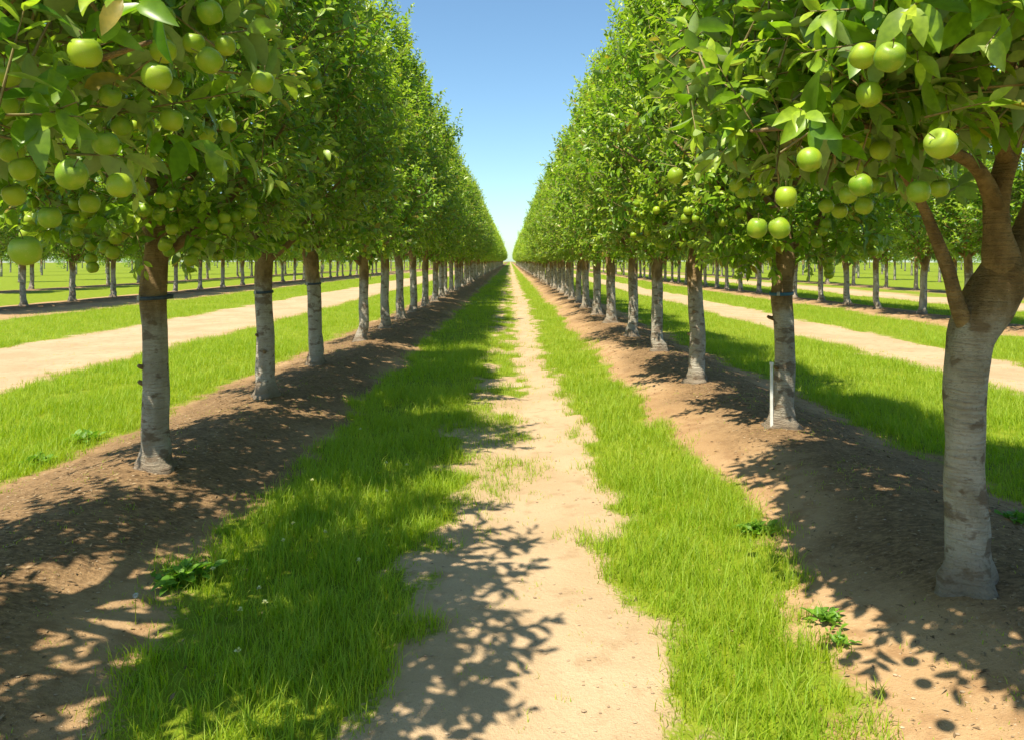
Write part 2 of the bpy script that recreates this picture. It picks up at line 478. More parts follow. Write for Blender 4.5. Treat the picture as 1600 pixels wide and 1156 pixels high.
def trunk_geo(mb, seed, r=.105, lean=(0,0), top=6.6, sides=14, mi=0):
    rng = np.random.default_rng(seed)
    zs = [-.12,0,.06,.16,.35,.7,1.1,1.5,1.9,2.4,3.2,4.4,5.6,top]
    rf = [1.55,1.38,1.2,1.08,1.0,.95,.93,.98,.85,.62,.45,.3,.17,.06]
    P = []; w = np.zeros(2)
    for z in zs:
        f = max(z,0)
        w = w + rng.normal(0,.012 if z < 1.6 else .05,2)*(z > .1)
        P.append((lean[0]*f+w[0]-0, lean[1]*f+w[1], z))
    p, rr = smooth_path(P, np.array(rf)*r, 4)
    V, Q = tube(p, rr, sides, rng=seed*1.7, rough=.10)
    # buttressed foot
    a = np.arctan2(V[:,1], V[:,0]); k = np.clip(1-V[:,2]/.22, 0, 1)*(V[:,2] < .3)
    s = 1+.34*k*np.maximum(np.sin(a*3+seed), np.sin(a*2+2*seed))
    V[:,0] *= s; V[:,1] *= s
    mb.add(V, Q, mi)

# ------------------------------------------------------------------ apples
def apple_mesh():
    prof = [(0,.0290),(.004,.0300),(.009,.0345),(.016,.0385),(.025,.0378),(.0335,.0305),(.0400,.0185),(.0428,.0035),(.0415,-.0115),(.0360,-.0255),(.0270,-.0355),(.0165,-.0405),(.009,-.0400),(.004,-.0375),(0,-.0370)]
    S = 20; V = [(0,0,prof[0][1])]
    for r, z in prof[1:-1]:
        for i in range(S):
            a = i/S*2*np.pi
            f = 1+.025*math.cos(5*a)*(1 if z < -.02 else .3)
            V.append((r*f*math.cos(a), r*f*math.sin(a), z))
    V.append((0,0,prof[-1][1])); m = len(prof)-2
    T = [[0,1+i,1+(i+1)%S] for i in range(S)]+[[len(V)-1,1+(m-1)*S+(i+1)%S,1+(m-1)*S+i] for i in range(S)]
    Q = [[1+r*S+i,1+(r+1)*S+i,1+(r+1)*S+(i+1)%S,1+r*S+(i+1)%S] for r in range(m-1) for i in range(S)]
    return mesh_np('apple', V, [np.array(T), np.array(Q)], True, None, [M_apple])
ME_apple = apple_mesh()
p, r = smooth_path([(0,0,.024),(.002,.001,.042),(.006,.003,.062)], (.0014,.0012,.002), 4)
V, Q = tube(p, r, 6); ME_stem = mesh_np('stem', V, Q, True, None, [M_stem])
def add_apple(parent, loc, s=1.0, stem=True):
    o = bpy.data.objects.new('apple', ME_apple); link(o, parent)
    o.location = loc; o.scale = (s, s, s*random.uniform(.93,1.04))
    o.rotation_euler = (random.gauss(0,.38), random.gauss(0,.38), random.random()*6.28)
    if stem:
        t = bpy.data.objects.new('stem', ME_stem); link(t, o)
    return o

# ------------------------------------------------------------------ tree prototypes
LOWSEE = None
def row_crowns(tagn, seeds, nsh, lod, leaf, **kw):
    return [crown_mesh('crown', s, nsh, lod, leaf, **kw) for s in seeds]
def fruit_set(seed, n):
    rng = random.Random(seed); out = []
    while len(out) < n:   # fruit in small clusters low in the outer crown
        th = rng.random()*2*math.pi; zz = rng.choice([rng.uniform(1.85,2.35), rng.uniform(1.85,2.7), rng.uniform(1.9,3.6)])
        Rr = float(np.interp(zz, PROFZ, PROFR))*rng.uniform(.88,1.08)
        for q in range(rng.choice([1,2,2,3,3])):
            a = th+rng.gauss(0,.055)
            out.append(((math.cos(a)*Rr, math.sin(a)*Rr, zz-.07*q+rng.gauss(0,.02)), (math.cos(a), math.sin(a), 0), .45))
    return out[:n]
FR = {}
CR0 = []
for s_ in (101,102,103):
    fs = fruit_set(s_, 90); CR0.append(crown_mesh('crown', s_, 1500, 0, .128, fruit=fs)); FR[CR0[-1].name] = fs
CR1 = []
for s_ in (201,202,203,204):
    fs = fruit_set(s_, 60); CR1.append(crown_mesh('crown', s_, 1250, 1, .138, fruit=fs)); FR[CR1[-1].name] = fs
CR2 = row_crowns('far', (301,302,303,304), 1050, 2, .19)
def trunk_mesh(seed, limbs=True, r=.105, lean=(0,0), nl=9):
    mb = MB(); trunk_geo(mb, seed, r, lean)
    if limbs:
        rng = np.random.default_rng(seed+7)
        for p, rr in limb_set(rng, nl):
            pp, rq = smooth_path(p, rr, 4); mb.add(*tube(pp, rq, 7), 0)
    return mb.mesh('trunk', [M_trunk])
TR = [trunk_mesh(s, True, .10+.008*(s % 3), (random.uniform(-.015,.015), random.uniform(-.015,.015))) for s in (1,2,3,4,5)]
def limb_mesh(p, rr, sides=10, seed=1):
    pp, rq = smooth_path(p, rr, 6); V, Q = tube(pp, rq, sides, rng=seed*1.3, rough=.12)
    return mesh_np('limb', V, Q, True, None, [M_bark])

def strap_mesh(r, h=.028):
    V=[]; Q=[]; S=28
    for i in range(S):
        a=i/S*2*np.pi
        rr = r*(1+.02*math.sin(3*a))
        dz=.006*math.sin(a+1)
        for (dr,dzz) in ((0,-h/2),(.007,-h/2),(.007,h/2),(0,h/2)):
            V.append(((rr+dr)*math.cos(a),(rr+dr)*math.sin(a),dz+dzz))
    for i in range(S):
        j=(i+1)%S
        for k in range(4): Q.append([i*4+k,j*4+k,j*4+(k+1)%4,i*4+(k+1)%4])
    return mesh_np('tie_strap', V, [np.array(Q)], True, None, [M_strap])
def box_mesh(name, sx, sy, sz, mat, bev=.15):
    # a box with chamfered vertical edges
    c = min(sx,sy)*bev; pr=[(-sx+c,-sy),(sx-c,-sy),(sx,-sy+c),(sx,sy-c),(sx-c,sy),(-sx+c,sy),(-sx,sy-c),(-sx,-sy+c)]
    V=[(x,y,-sz) for x,y in pr]+[(x,y,sz) for x,y in pr]; n=8
    return mesh_np(name, V, [np.array([[i,(i+1)%n,n+(i+1)%n,n+i] for i in range(n)]), np.array([list(range(n))[::-1], list(range(n,2*n))])], False, None, [mat])

def tree(x, y, label, group, crown, trunk, rot, s=1.0, apples=0, seed=0, strap=None, sep_limbs=False, sx=1.0, crown_rot=None):
    z = float(ground_z(np.array([x]), np.array([y]))[0])
    root = link(bpy.data.objects.new('apple_tree', None)); root.empty_display_size = .3
    root.location = (x, y, z)
    tag(root, label, 'apple tree', group)
    t = bpy.data.objects.new('trunk', trunk); link(t, root); t.rotation_euler[2] = rot; t.scale = (1,1,min(s,1.05))
    c = bpy.data.objects.new('crown', crown); link(c, root); c.rotation_euler[2] = rot if crown_rot is None else crown_rot; c.scale = (sx, s, s)
    rng = random.Random(seed)
    if apples:
        cr_ = rot if crown_rot is None else crown_rot
        for (fp, fd, fl) in FR[crown.name][:apples]:
            q = (fp[0]*sx, fp[1]*s, fp[2]*s)
            add_apple(root, (q[0]*math.cos(cr_)-q[1]*math.sin(cr_), q[0]*math.sin(cr_)+q[1]*math.cos(cr_), q[2]), rng.uniform(.85,1.1), stem=y < 8)
    if sep_limbs:
        for i, (p, rr) in enumerate(limb_set(np.random.default_rng(seed+40), 9)):
            link(bpy.data.objects.new('limb', limb_mesh(p, rr, 10, i)), root)
    if sep_limbs:   # short pruned stubs left on the trunk
        for q in range(2 + seed % 2):
            a = rng.random()*6.28; h_ = rng.uniform(.45,1.05); e = (math.cos(a), math.sin(a))
            pp, rr_ = smooth_path([(e[0]*.07,e[1]*.07,h_),(e[0]*.105,e[1]*.105,h_+.008),(e[0]*.128,e[1]*.128,h_+.02)], (.024,.017,.014), 3)
            V, Q = tube(pp, rr_, 9, rng=q+.5, rough=.2)
            link(bpy.data.objects.new('pruned_stub', mesh_np('pruned_stub', V, Q, True, None, [M_bark])), root)
    if strap:
        r, h, m = strap   # sit the strap on this trunk's own girth at that height
        vv = np.array([v.co[:] for v in trunk.vertices]); vv = vv[np.abs(vv[:,2]*t.scale[2]-h) < .06]
        cc, ss_ = math.cos(rot), math.sin(rot); mx, my = vv[:,0].mean(), vv[:,1].mean(); r = float(np.hypot(vv[:,0]-mx, vv[:,1]-my).max())+.001
        mx, my = mx*cc-my*ss_, mx*ss_+my*cc
        me = strap_mesh(r); me.materials[0] = m
        o = bpy.data.objects.new('tie_strap', me); link(o, root); o.location = (mx,my,h)
        b = bpy.data.objects.new('buckle', box_mesh('buckle', .014, .006, .018, M_metal)); link(b, o); b.location = (-r*.55-.006, -r*.83-.006, 0); b.rotation_euler[2] = -.58
    return root

def ordinal(n):
    return ['first','second','third','fourth','fifth','sixth','seventh','eighth','ninth','tenth','eleventh','twelfth'][n-1]

NT0 = [trunk_mesh(s, False, r, l) for s, r, l in ((11,.098,(-.03,.0)),(12,.104,(.01,0)),(13,.095,(.0,.0)),(14,.10,(.01,.0)),(15,.105,(-.012,0)))]
GL = 'apple trees of the row left of the middle path'; GR = 'apple trees of the row right of the middle path'

def fruit_px(L, dia, org, dmax=9):
    oz = float(ground_z(np.array([org[0]]), np.array([org[1]]))[0]); out = []
    for (a, b, d) in L:
        p = px(a, b, min(F*dia/d, dmax)); q = (p[0]-org[0], p[1]-org[1], p[2]-oz)
        v = np.array([-p[0], -p[1], CAMZ-p[2]+.15]); v /= np.linalg.norm(v)
        out.append((q, tuple(v), .55 if (a*7+b*3) % 5 > 1 else .06))
    return out
def px(x, y, d):   # a photograph pixel at depth d, as a point in the orchard
    return ((x-VX)/F*d, d, CAMZ-(y-HY)/F*d)

AL = [(133,83,54),(245,120,52),(255,80,44),(303,68,42),(327,95,43),(328,20,44),(255,28,40),(352,72,40),(410,128,42),(10,115,50),(5,165,46),
      (165,225,46),(190,198,38),(187,290,46),(112,273,52),(35,265,44),(18,238,42),(78,340,42),(40,392,50),(140,318,34),(228,195,33),(268,188,38),
      (272,135,34),(325,212,30),(358,197,28),(22,305,36),(172,150,42),(60,215,36)]
AR = [(1390,90,54),(1348,88,48),(1358,148,42),(1470,225,56),(1265,250,46),(1228,308,40),(1183,357,38),(1218,357,40),(1435,300,40),(1468,295,34),
      (1345,290,42),(1325,305,34),(1365,290,30),(1350,322,32),(1375,235,34),(1378,205,32),(1312,330,26),(1291,322,28),(1335,262,32),(1055,275,28),(1112,196,20),(1150,290,26),(1160,300,24)]
# --- the tree that overhangs the upper left corner, trunk out of view
BL = (-2.75, 2.75)
blobs = [(1.35,-.35,2.35,.75,.8,.55,140),(1.5,.15,2.75,.55,.7,.4,50),(1.1,-.7,2.0,.5,.6,.42,55),(.8,.2,3.2,.5,.6,.4,30)]
fl_ = fruit_px(AL, .083, BL)
cr = crown_mesh('crown', 401, 1650, 0, .125, blobs=blobs, lenr=(.2,.5), fruit=fl_, keep=lambda B, D: (B[:,0]+.45*D[:,0] < 2.0) & (B[:,2] < 3.4) & (B[:,2]+.4*np.minimum(D[:,2],0) > 1.85))
root = tree(BL[0], BL[1], 'nearest apple tree on the left, overhanging the upper left corner with large green apples', GL, cr, NT0[3], 0, seed=1)
rz = root.location.z
def local(root, p): return (p[0]-root.location.x, p[1]-root.location.y, p[2]-root.location.z)
for i,(p,rr) in enumerate([([(0,0,1.5),(.5,-.2,1.75),(1.1,-.5,2.0),(1.75,-.7,2.15)],(.045,.035,.02,.006)),
                           ([(0,0,1.6),(.6,-.1,2.1),(1.2,-.25,2.45),(1.95,-.4,2.55)],(.05,.04,.022,.006)),
                           ([(0,0,1.8),(.5,.3,2.4),(1.1,.3,2.9),(1.7,.2,3.2)],(.05,.035,.02,.006)),
                           ([(0,0,1.5),(-.5,-.3,1.9),(-1,-.5,2.4)],(.05,.03,.006)),([(0,0,2.1),(-.3,.6,2.8),(-.6,1,3.5)],(.05,.03,.006)),
                           ([(0,0,2.4),(.2,-.6,3.1),(.4,-1,3.8)],(.04,.025,.006))]):
    link(bpy.data.objects.new('limb', limb_mesh(p, rr, 10, i)), root)
for (fp, fd, fl) in fl_: add_apple(root, fp, random.uniform(.76,.90))
for k in range(14):
    th = random.random()*6.28; zz = random.uniform(1.8,3.2)
    add_apple(root, (math.cos(th)*1.1, math.sin(th)*1.1, zz), random.uniform(.9,1.05), False)

# --- the forked tree at the right edge
BR = (2.23, 3.59)
mb = MB()
zs = [(0,0,-.12),(0,0,0),(.0,0,.08),(-.005,0,.2),(-.01,0,.5),(-.01,0,.85),(.0,0,1.1),(.05,0,1.28),(.13,.0,1.42),(.20,-.02,1.56)]
rs_ = [.165,.142,.115,.098,.089,.088,.095,.110,.115,.11]
p, r = smooth_path(zs, rs_, 4); V, Q = tube(p, r, 20, rng=3.3, rough=.12)
a = np.arctan2(V[:,1], V[:,0]); k = np.clip(1-V[:,2]/.25, 0, 1)*(V[:,2] < .3); s_ = 1+.2*k*np.sin(a*4+1); V[:,0]*=s_; V[:,1]*=s_
mb.add(V, Q, 0)
TRF = mb.mesh('trunk', [M_trunk])
blobs = [(-.85,-.75,2.15,.55,.55,.5,120),(-1.15,-.45,2.55,.6,.6,.6,130),(-.5,-1.0,2.5,.7,.6,.55,120),(-.2,-.9,3.0,.9,.7,.6,90),(-1.0,-.5,1.95,.45,.5,.3,60),(-.85,-1.35,2.5,.5,.4,.35,60)]
def keepf(B, D):   # the limbs of the fork stand clear below 2.1 m at the trunk's right
    return (B[:,0]+.45*D[:,0] > -1.5) & (B[:,2]+.4*np.minimum(D[:,2],0) > 1.98) & ~((B[:,2] < 2.25) & (np.hypot(B[:,0]-.15, B[:,1]) < .62))
fr_ = fruit_px(AR, .085, BR, 3.6)
cr = crown_mesh('crown', 402, 1900, 0, .125, blobs=blobs, keep=keepf, lenr=(.2,.5), fruit=fr_)
root = tree(BR[0], BR[1], 'nearest apple tree on the right, thick trunk forking low into bare limbs', GR, cr, TRF, 0, seed=2)
for i,(p,rr) in enumerate([([(.02,-.03,1.18),(-.07,-.04,1.36),(-.14,-.06,1.56),(-.28,-.1,1.85),(-.5,-.2,2.1)],(.05,.036,.030,.024,.012)),
                           ([(.17,-.02,1.5),(.12,-.05,1.68),(.10,-.06,1.85),(.16,-.05,2.05),(.27,0,2.35),(.35,.05,2.9)],(.09,.064,.053,.047,.038,.02)),
                           ([(.20,-.02,1.5),(.30,.02,1.66),(.42,.08,1.9),(.62,.15,2.3),(.8,.2,2.9)],(.09,.08,.065,.045,.02)),
                           ([(.11,-.06,1.80),(.02,-.12,1.93),(-.15,-.25,2.03),(-.5,-.5,2.08),(-.95,-.75,2.1),(-1.35,-.9,2.05)],(.045,.036,.030,.024,.016,.006)),
                           ([(.16,-.05,2.05),(-.1,-.3,2.3),(-.5,-.65,2.5),(-.9,-.95,2.55)],(.04,.03,.02,.006)),
                           ([(.27,0,2.35),(0,-.1,2.8),(-.4,-.2,3.2),(-.8,-.2,3.7)],(.04,.03,.02,.006)),
                           ([(.35,.05,2.9),(.3,.1,3.8),(.2,.1,4.8),(.1,.0,5.8),(.05,0,6.5)],(.045,.04,.03,.02,.006))]):
    link(bpy.data.objects.new('limb', limb_mesh(p, rr, 12, i)), root)
for (fp, fd, fl) in fr_: add_apple(root, fp, random.uniform(.78,.90))
for k in range(14):
    th = random.random()*6.28; zz = random.uniform(1.9,3.2)
    add_apple(root, (math.cos(th)*1.1, math.sin(th)*1.1, zz), random.uniform(.9,1.05), False)

# --- a tree beside the camera on the right: only its shade and outer sprays reach the view
tree(3.0, .7, 'apple tree beside the camera on the right, only its shade reaches the view', GR, CR0[1], NT0[4], 1.0, seed=3, sx=.75)
#tree(-2.9, .0, 'apple tree beside the camera on the left, only its shade reaches the view', GL, CR0[2], NT0[2], 2.0, seed=4, sx=.85)

# --- the two long rows
L = [(-2.67,5.54),(-2.82,8.49),(-2.93,11.14),(-2.95,14.6),(-2.89,17.1),(-2.93,19.8)]
R = [(2.51,6.80),(2.40,9.43),(2.54,12.55),(2.48,15.0),(2.52,18.4)]
yy = 19.8
while yy < 295: yy += 2.75+random.uniform(-.15,.15); L.append((-2.9+random.uniform(-.06,.06), yy))
yy = 18.4
while yy < 295: yy += 2.85+random.uniform(-.15,.15); R.append((2.5+random.uniform(-.06,.06), yy))
desc = {('L',0):'navy strap round its blotched trunk', ('L',1):'with a dark strap round its pale trunk',
        ('R',0):'blue strap and white stake at its trunk'}
for side, pts, grp in (('L', L, GL), ('R', R, GR)):
    word = 'left' if side == 'L' else 'right'
    for i, (x, y) in enumerate(pts):
        n = i+2
        if n <= 12: lab = '%s apple tree from the camera in the row %s of the middle path' % (ordinal(n), word)
        else: lab = 'small distant apple tree far down the %s row, past the twelfth' % word
        if (side, i) in desc: lab = '%s apple tree of %s row, %s' % (ordinal(n), word, desc[(side,i)])
        near = y < 10.5
        if near: cm = CR0[i % 3]
        elif y < 62: cm = CR1[random.randrange(4)]
        else: cm = CR2[random.randrange(4)]
        tm = NT0[i % 3] if near else TR[random.randrange(5)]
        na = 90 if y < 10 else 60 if y < 16 else 30 if y < 20 else 0
        strap = None
        if (side,i) == ('L',0): strap = (.113,1.28,M_strap)
        if (side,i) == ('L',1): strap = (.117,1.2,M_strap)
        if (side,i) == ('L',2): strap = (.104,1.22,M_strap)
        if (side,i) == ('R',0): strap = (.113,1.22,M_blue)
        sc = random.uniform(.86,1.08)*(.94 if side == 'R' else 1.0)
        tree(x, y, lab, grp, cm, tm, random.random()*6.28 if y > 10.5 else 0, sc, na, seed=50+i+(100 if side == 'R' else 0), strap=strap,
             sep_limbs=near, sx=sc*random.uniform(.92,1.05)*(.90 if side == 'R' else 1.0)*(.94 if i < 3 else 1), crown_rot=random.random()*6.28)

# --- neighbouring rows seen between the trunks
def side_row(x0, ystart, yend, sp, words, grp, nlab, s0=.78):
    y = ystart; i = 0
    while y < yend:
        i += 1
        lab = ('%s apple tree from the near end of %s' % (ordinal(i), words)) if i <= nlab else 'small far apple tree beyond the %s one of %s' % (ordinal(nlab), words)
        tree(x0+random.uniform(-.1,.1), y, lab, grp, (CR1 if y < 45 else CR2)[random.randrange(3)], TR[random.randrange(5)], random.random()*6.28, s0*random.uniform(.94,1.06), seed=900+i, sx=s0*random.uniform(1.0,1.2))
        y += sp*random.uniform(.94,1.06)
side_row(12.8, 15.6, 80, 2.5, 'the row beyond the right sandy path', 'apple trees beyond the right sandy path', 8, .98)
side_row(-18.0, 24.0, 100, 3.1, 'the row beyond the left sandy path', 'apple trees beyond the left sandy path', 8, .98)
side_row(23.5, 31, 90, 3.9, 'the third row out on the right', 'apple trees of the outer right row', 4, .98)
side_row(-28, 39, 105, 4.1, 'the third row out on the left', 'apple trees of the outer left row', 4, .98)

# --- everything farther: one mass of rows
def distant():
    rng = np.random.default_rng(77); mb = MB()
    spots = [(12.8,y) for y in np.arange(83,300,6)]+[(-18,y) for y in np.arange(104,300,7)]+[(23.5,y) for y in np.arange(94,300,9)]
    spots += [(-28,y) for y in np.arange(110,300,10)]+[(x,y) for x in (35,48,66,84,-40,-56,-74,-100) for y in np.arange(60,260,7)]
    spots += [(x, 330+rng.random()*20) for x in np.arange(-110,111,4) if abs(x) > 5]
    spots += [(x, y+rng.random()*8) for x, y in zip(np.arange(-300,301,7), np.full(90,300.)) if abs(x) > 105]
    for i_, (x, y) in enumerate(spots):
        low = 1.7 if y >= 300 or (abs(x) > 80 and i_ % 2) else 0
        n = 700 if y < 150 else 420
        lf = .30 if y < 150 else .42
        B, D = gen_shoots(rng, n, 1.15)
        V, polys, A, _ = leaf_mesh(B+np.array([x,y,-low]), D, np.array([0,0,1.])+D*.3, np.full(n, lf)*(.6+.8*rng.random(n)), .3*rng.random(n), 2, wr=.6, rng=rng)
        mb.add(V, polys, 0, A)
        p, r = smooth_path([(x,y,-.1),(x+.03,y,1),(x,y,2.2),(x,y,4)], (.12,.1,.09,.03), 2)
        mb.add(*tube(p, r, 6), 1)
    return mb.mesh('distant_trees', [M_leaf, M_trunk])
o = link(bpy.data.objects.new('distant_trees', distant()))
tag(o, 'far orchard rows merging into a green band at the horizon', 'trees', kind='stuff')

# ------------------------------------------------------------------ white stake beside the second right tree
x, y = 2.51-.112, 6.80-.05
z = float(ground_z(np.array([x]), np.array([y]))[0])
root = link(bpy.data.objects.new('tree_stake', None)); root.location = (x,y,z); tag(root, 'slim white plastic stake against the second trunk of the right row', 'stake')
st = link(bpy.data.objects.new('post', box_mesh('post', .012, .009, .31, M_stake)), root); st.location = (0,0,.27)
cp = link(bpy.data.objects.new('cap', box_mesh('cap', .015, .012, .012, M_stake)), root); cp.location = (0,0,.592)

# ------------------------------------------------------------------ grass
def blades(P, H, W, lean, az, tip, seg):
    n = len(P)
    d = np.stack([np.cos(az), np.sin(az), np.zeros(n)], -1)
    fa = az+np.pi/2+RNG.normal(0,.5,n)
    s = np.stack([np.cos(fa), np.sin(fa), np.zeros(n)], -1)
    up = np.array([0,0,1.])
    cols = []
    ts = ((0,1),(.5,.8),(1,0)) if seg else ((0,1),(1,0))
    for t, w in ts:
        c = P+up*(H*t*(1-.25*lean*t))[:,None]+d*(H*lean*t*t)[:,None]
        if w: cols += [c-s*(W*w*.5)[:,None], c+s*(W*w*.5)[:,None]]
        else: cols.append(c)
    k = len(cols); V = np.stack(cols,1).reshape(-1,3); b = np.arange(n)[:,None]*k
    polys = [b+np.array([0,1,3,2]), b+np.array([2,3,4])] if seg else [b+np.array([0,1,2])]
    return V, polys, np.repeat(tip, k)
def grass():
    mb = MB(); tot = 0
    zones = [(2.6,6,5200,1),(6,10,2900,1),(10,16,1400,1),(16,28,420,0),(28,50,170,0),(50,85,60,0)]
    for (y0,y1,dens,seg) in zones:
        ym = (y0+y1)/2
        xl = 1.05*y1*.72+.5
        xa, xb = max(-16,-xl), min(18,xl)
        n = int((xb-xa)*(y1-y0)*dens)
        ntuft = n//7
        tx = RNG.uniform(xa,xb,ntuft); ty = RNG.uniform(y0,y1,ntuft)
        g, _ = cover(tx, ty)
        dn = fbm(tx*2.3+7, ty*2.3, 3)
        keep = (RNG.random(ntuft) < np.clip(g**1.2*(.4+1.4*sst(dn,.2,.7)), 0, 1))
        # a few stray tufts on bare ground
        stray = (g < .1) & (RNG.random(ntuft) < .016*(1+6*sst(fbm(tx*1.5,ty*1.5+40,2),.55,.8)))
        keep |= stray
        tx, ty, g, dn = tx[keep], ty[keep], g[keep], dn[keep]
        m = 7
        sp = .018+.002*ym
        bx = np.repeat(tx,m)+RNG.normal(0,sp,len(tx)*m); by = np.repeat(ty,m)+RNG.normal(0,sp,len(tx)*m)
        gg = np.repeat(g,m); dd = np.repeat(dn,m); nn = len(bx)
        H = (.04+.095*RNG.random(nn)**1.3)*(.35+.85*gg)*(.55+.9*dd)
        H[gg < .1] *= .7
        tall = RNG.random(nn) < .06; H[tall] *= 1.7
        W = (.0024+.0020*RNG.random(nn))*(1+ym*.055); W[tall] *= .6
        if ym > 16: H *= 1.1
        tip = np.clip(RNG.random(nn)*.35+.5*(fbm(bx*.8,by*.8+3,2)-.4), 0, 1); tip[tall] = .9
        z = ground_z(bx,by)-.008
        lean = .15+.75*RNG.random(nn)
        az = RNG.random(nn)*2*np.pi
        mb.add(*(lambda V,p,a: (V,p,0,a))(*blades(np.stack([bx,by,z],-1), H, W, lean, az, tip, seg)))
        tot += nn
    print('blades', tot)
    return mb.mesh('grass', [M_grass])
o = link(bpy.data.objects.new('grass', grass()))
tag(o, 'bright green grass growing in strips along the sandy paths', 'grass', kind='stuff')

# ------------------------------------------------------------------ leaf litter and small stones
def litter():
    n = 26000
    side = RNG.random(n) < .5
    x = np.where(side, -2.85, 2.75)+RNG.normal(0,.62,n)
    y = 2.6+ (RNG.random(n)**1.6)*22
    P = np.stack([x,y,ground_z(x,y)+.004],-1)
    az = RNG.random(n)*6.28
    D = norm(np.stack([np.cos(az),np.sin(az),RNG.normal(0,.22,n)],-1))
    Nn = np.array([0,0,1.])+RNG.normal(0,.25,(n,3))
    Lf = (.012+.034*RNG.random(n)**2.5)*(1+.03*y)
    V, polys, A, _ = leaf_mesh(P, D, Nn, Lf, np.zeros(n), 1, wr=.35)
    mb = MB(); mb.add(V, polys, 0, A)
    return mb.mesh('leaf_litter', [M_litter])
o = link(bpy.data.objects.new('leaf_litter', litter()))
tag(o, 'dry brown leaf scraps and bark chips strewn on the soil under the trees', 'leaf litter', kind='stuff')
def stones():
    n = 9000
    x = RNG.uniform(-4.2,4.6,n); y = 2.5+(RNG.random(n)**1.5)*16
    g, p = cover(x,y); k = g < .3; x, y = x[k], y[k]; n = len(x)
    s = .003+.008*RNG.random(n)**4
    ico = np.array([(0,0,1),(.89,0,.45),(.28,.85,.45),(-.72,.53,.45),(-.72,-.53,.45),(.28,-.85,.45),(0,0,-.6)])
    fc = np.array([[0,1,2],[0,2,3],[0,3,4],[0,4,5],[0,5,1],[6,2,1],[6,3,2],[6,4,3],[6,5,4],[6,1,5]])
    a = RNG.random(n)*6.28; c, sn = np.cos(a)[:,None], np.sin(a)[:,None]
    q = ico[None]*(1+.35*(RNG.random((n,7,1))-.5))
    X = (q[...,0]*c-q[...,1]*sn)*1.3; Y = q[...,0]*sn+q[...,1]*c; Z = q[...,2]*.65
    V = np.stack([X,Y,Z],-1)*s[:,None,None]+np.stack([x,y,ground_z(x,y)+s*.15],-1)[:,None]
    mb = MB(); mb.add(V.reshape(-1,3), [(np.arange(n)[:,None,None]*7+fc).reshape(-1,3)])
    return mb.mesh('gravel', [M_stone], False)
o = link(bpy.data.objects.new('gravel', stones()))
tag(o, 'small stones and clods scattered on the bare soil and path', 'gravel', kind='stuff')

# ------------------------------------------------------------------ weeds and flowers
def gp(x, y):   # ground point under a photograph pixel
    d = F*CAMZ/(y-HY)
    for _ in range(6):
        X = (x-VX)/F*d; z = float(ground_z(np.array([X]), np.array([d]))[0]); d = F*(CAMZ-z)/(y-HY)
    return X, d, z
def weed(x, y, size, n, label, seed):
    rng = np.random.default_rng(seed)
    X, Y, Z = gp(x, y)
    root = link(bpy.data.objects.new('weed', None)); root.location = (X,Y,Z); root.empty_display_size = .05
    tag(root, label, 'weed', 'broad-leaved weeds at the edges of the grass')
    n = int(n*2.2); th = np.arange(n)*2.4+rng.random(n); el = .1+1.0*rng.random(n)
    D = norm(np.stack([np.cos(th)*np.cos(el), np.sin(th)*np.cos(el), np.sin(el)],-1))
    P = D*.02+rng.normal(0,size*.34,(n,3))*np.array([1,1,.0]); P[:,2] = .005+rng.random(n)*size*.25
    V, polys, A, _ = leaf_mesh(P, D, np.array([0,0,1.])-D*.2+rng.normal(0,.1,(n,3)), size*(.28+.35*rng.random(n)), rng.random(n)*.3, 0, wr=.62, rng=rng)
    mb = MB(); mb.add(V, polys, 0, A); link(bpy.data.objects.new('leaves', mb.mesh('leaves', [M_weed])), root)
    mb = MB()
    for k in range(4):
        a = rng.random()*6.28; h = size*(.5+.5*rng.random())
        p, r = smooth_path([(0,0,-.01),(math.cos(a)*h*.2,math.sin(a)*h*.2,h*.5),(math.cos(a)*h*.5,math.sin(a)*h*.5,h)], (.003,.0025,.001), 3)
        mb.add(*tube(p, r, 5), 0, .4)
    link(bpy.data.objects.new('stem', mb.mesh('stem', [M_weed])), root)
for i,(x,y,s,n,lab) in enumerate([
    (1182,832,.16,42,'leafy dark green weed on the soil edge of the right grass strip'),
    (1205,846,.10,22,'small low weed lying on bare soil just right of a larger one, right grass strip'),
    (1290,970,.13,30,'jagged green weed at the lower end of the right grass strip'),
    (1312,1003,.09,18,'flat little weed on bare soil at the lower right strip edge'),
    (285,905,.22,46,'large pale leafy weed where the left grass strip meets the shaded soil'),
    (215,1040,.17,34,'broad-leaved weed in the bottom left corner of the grass'),
    (500,930,.14,26,'broad dock leaves amid the left grass strip'),
    (130,690,.22,40,'leafy weed at the soil edge left of the strapped trunk'),
    (60,725,.20,30,'leafy weed in shaded grass at the far left edge'),
    (1590,815,.15,24,'weed in the shade behind the forked trunk'),
    (25,1056,.10,14,'tiny weed on the path side of the lower left grass')]):
    if i in (1, 5, 6, 10): continue
    weed(x, y, s*.72, n, lab, 600+i)

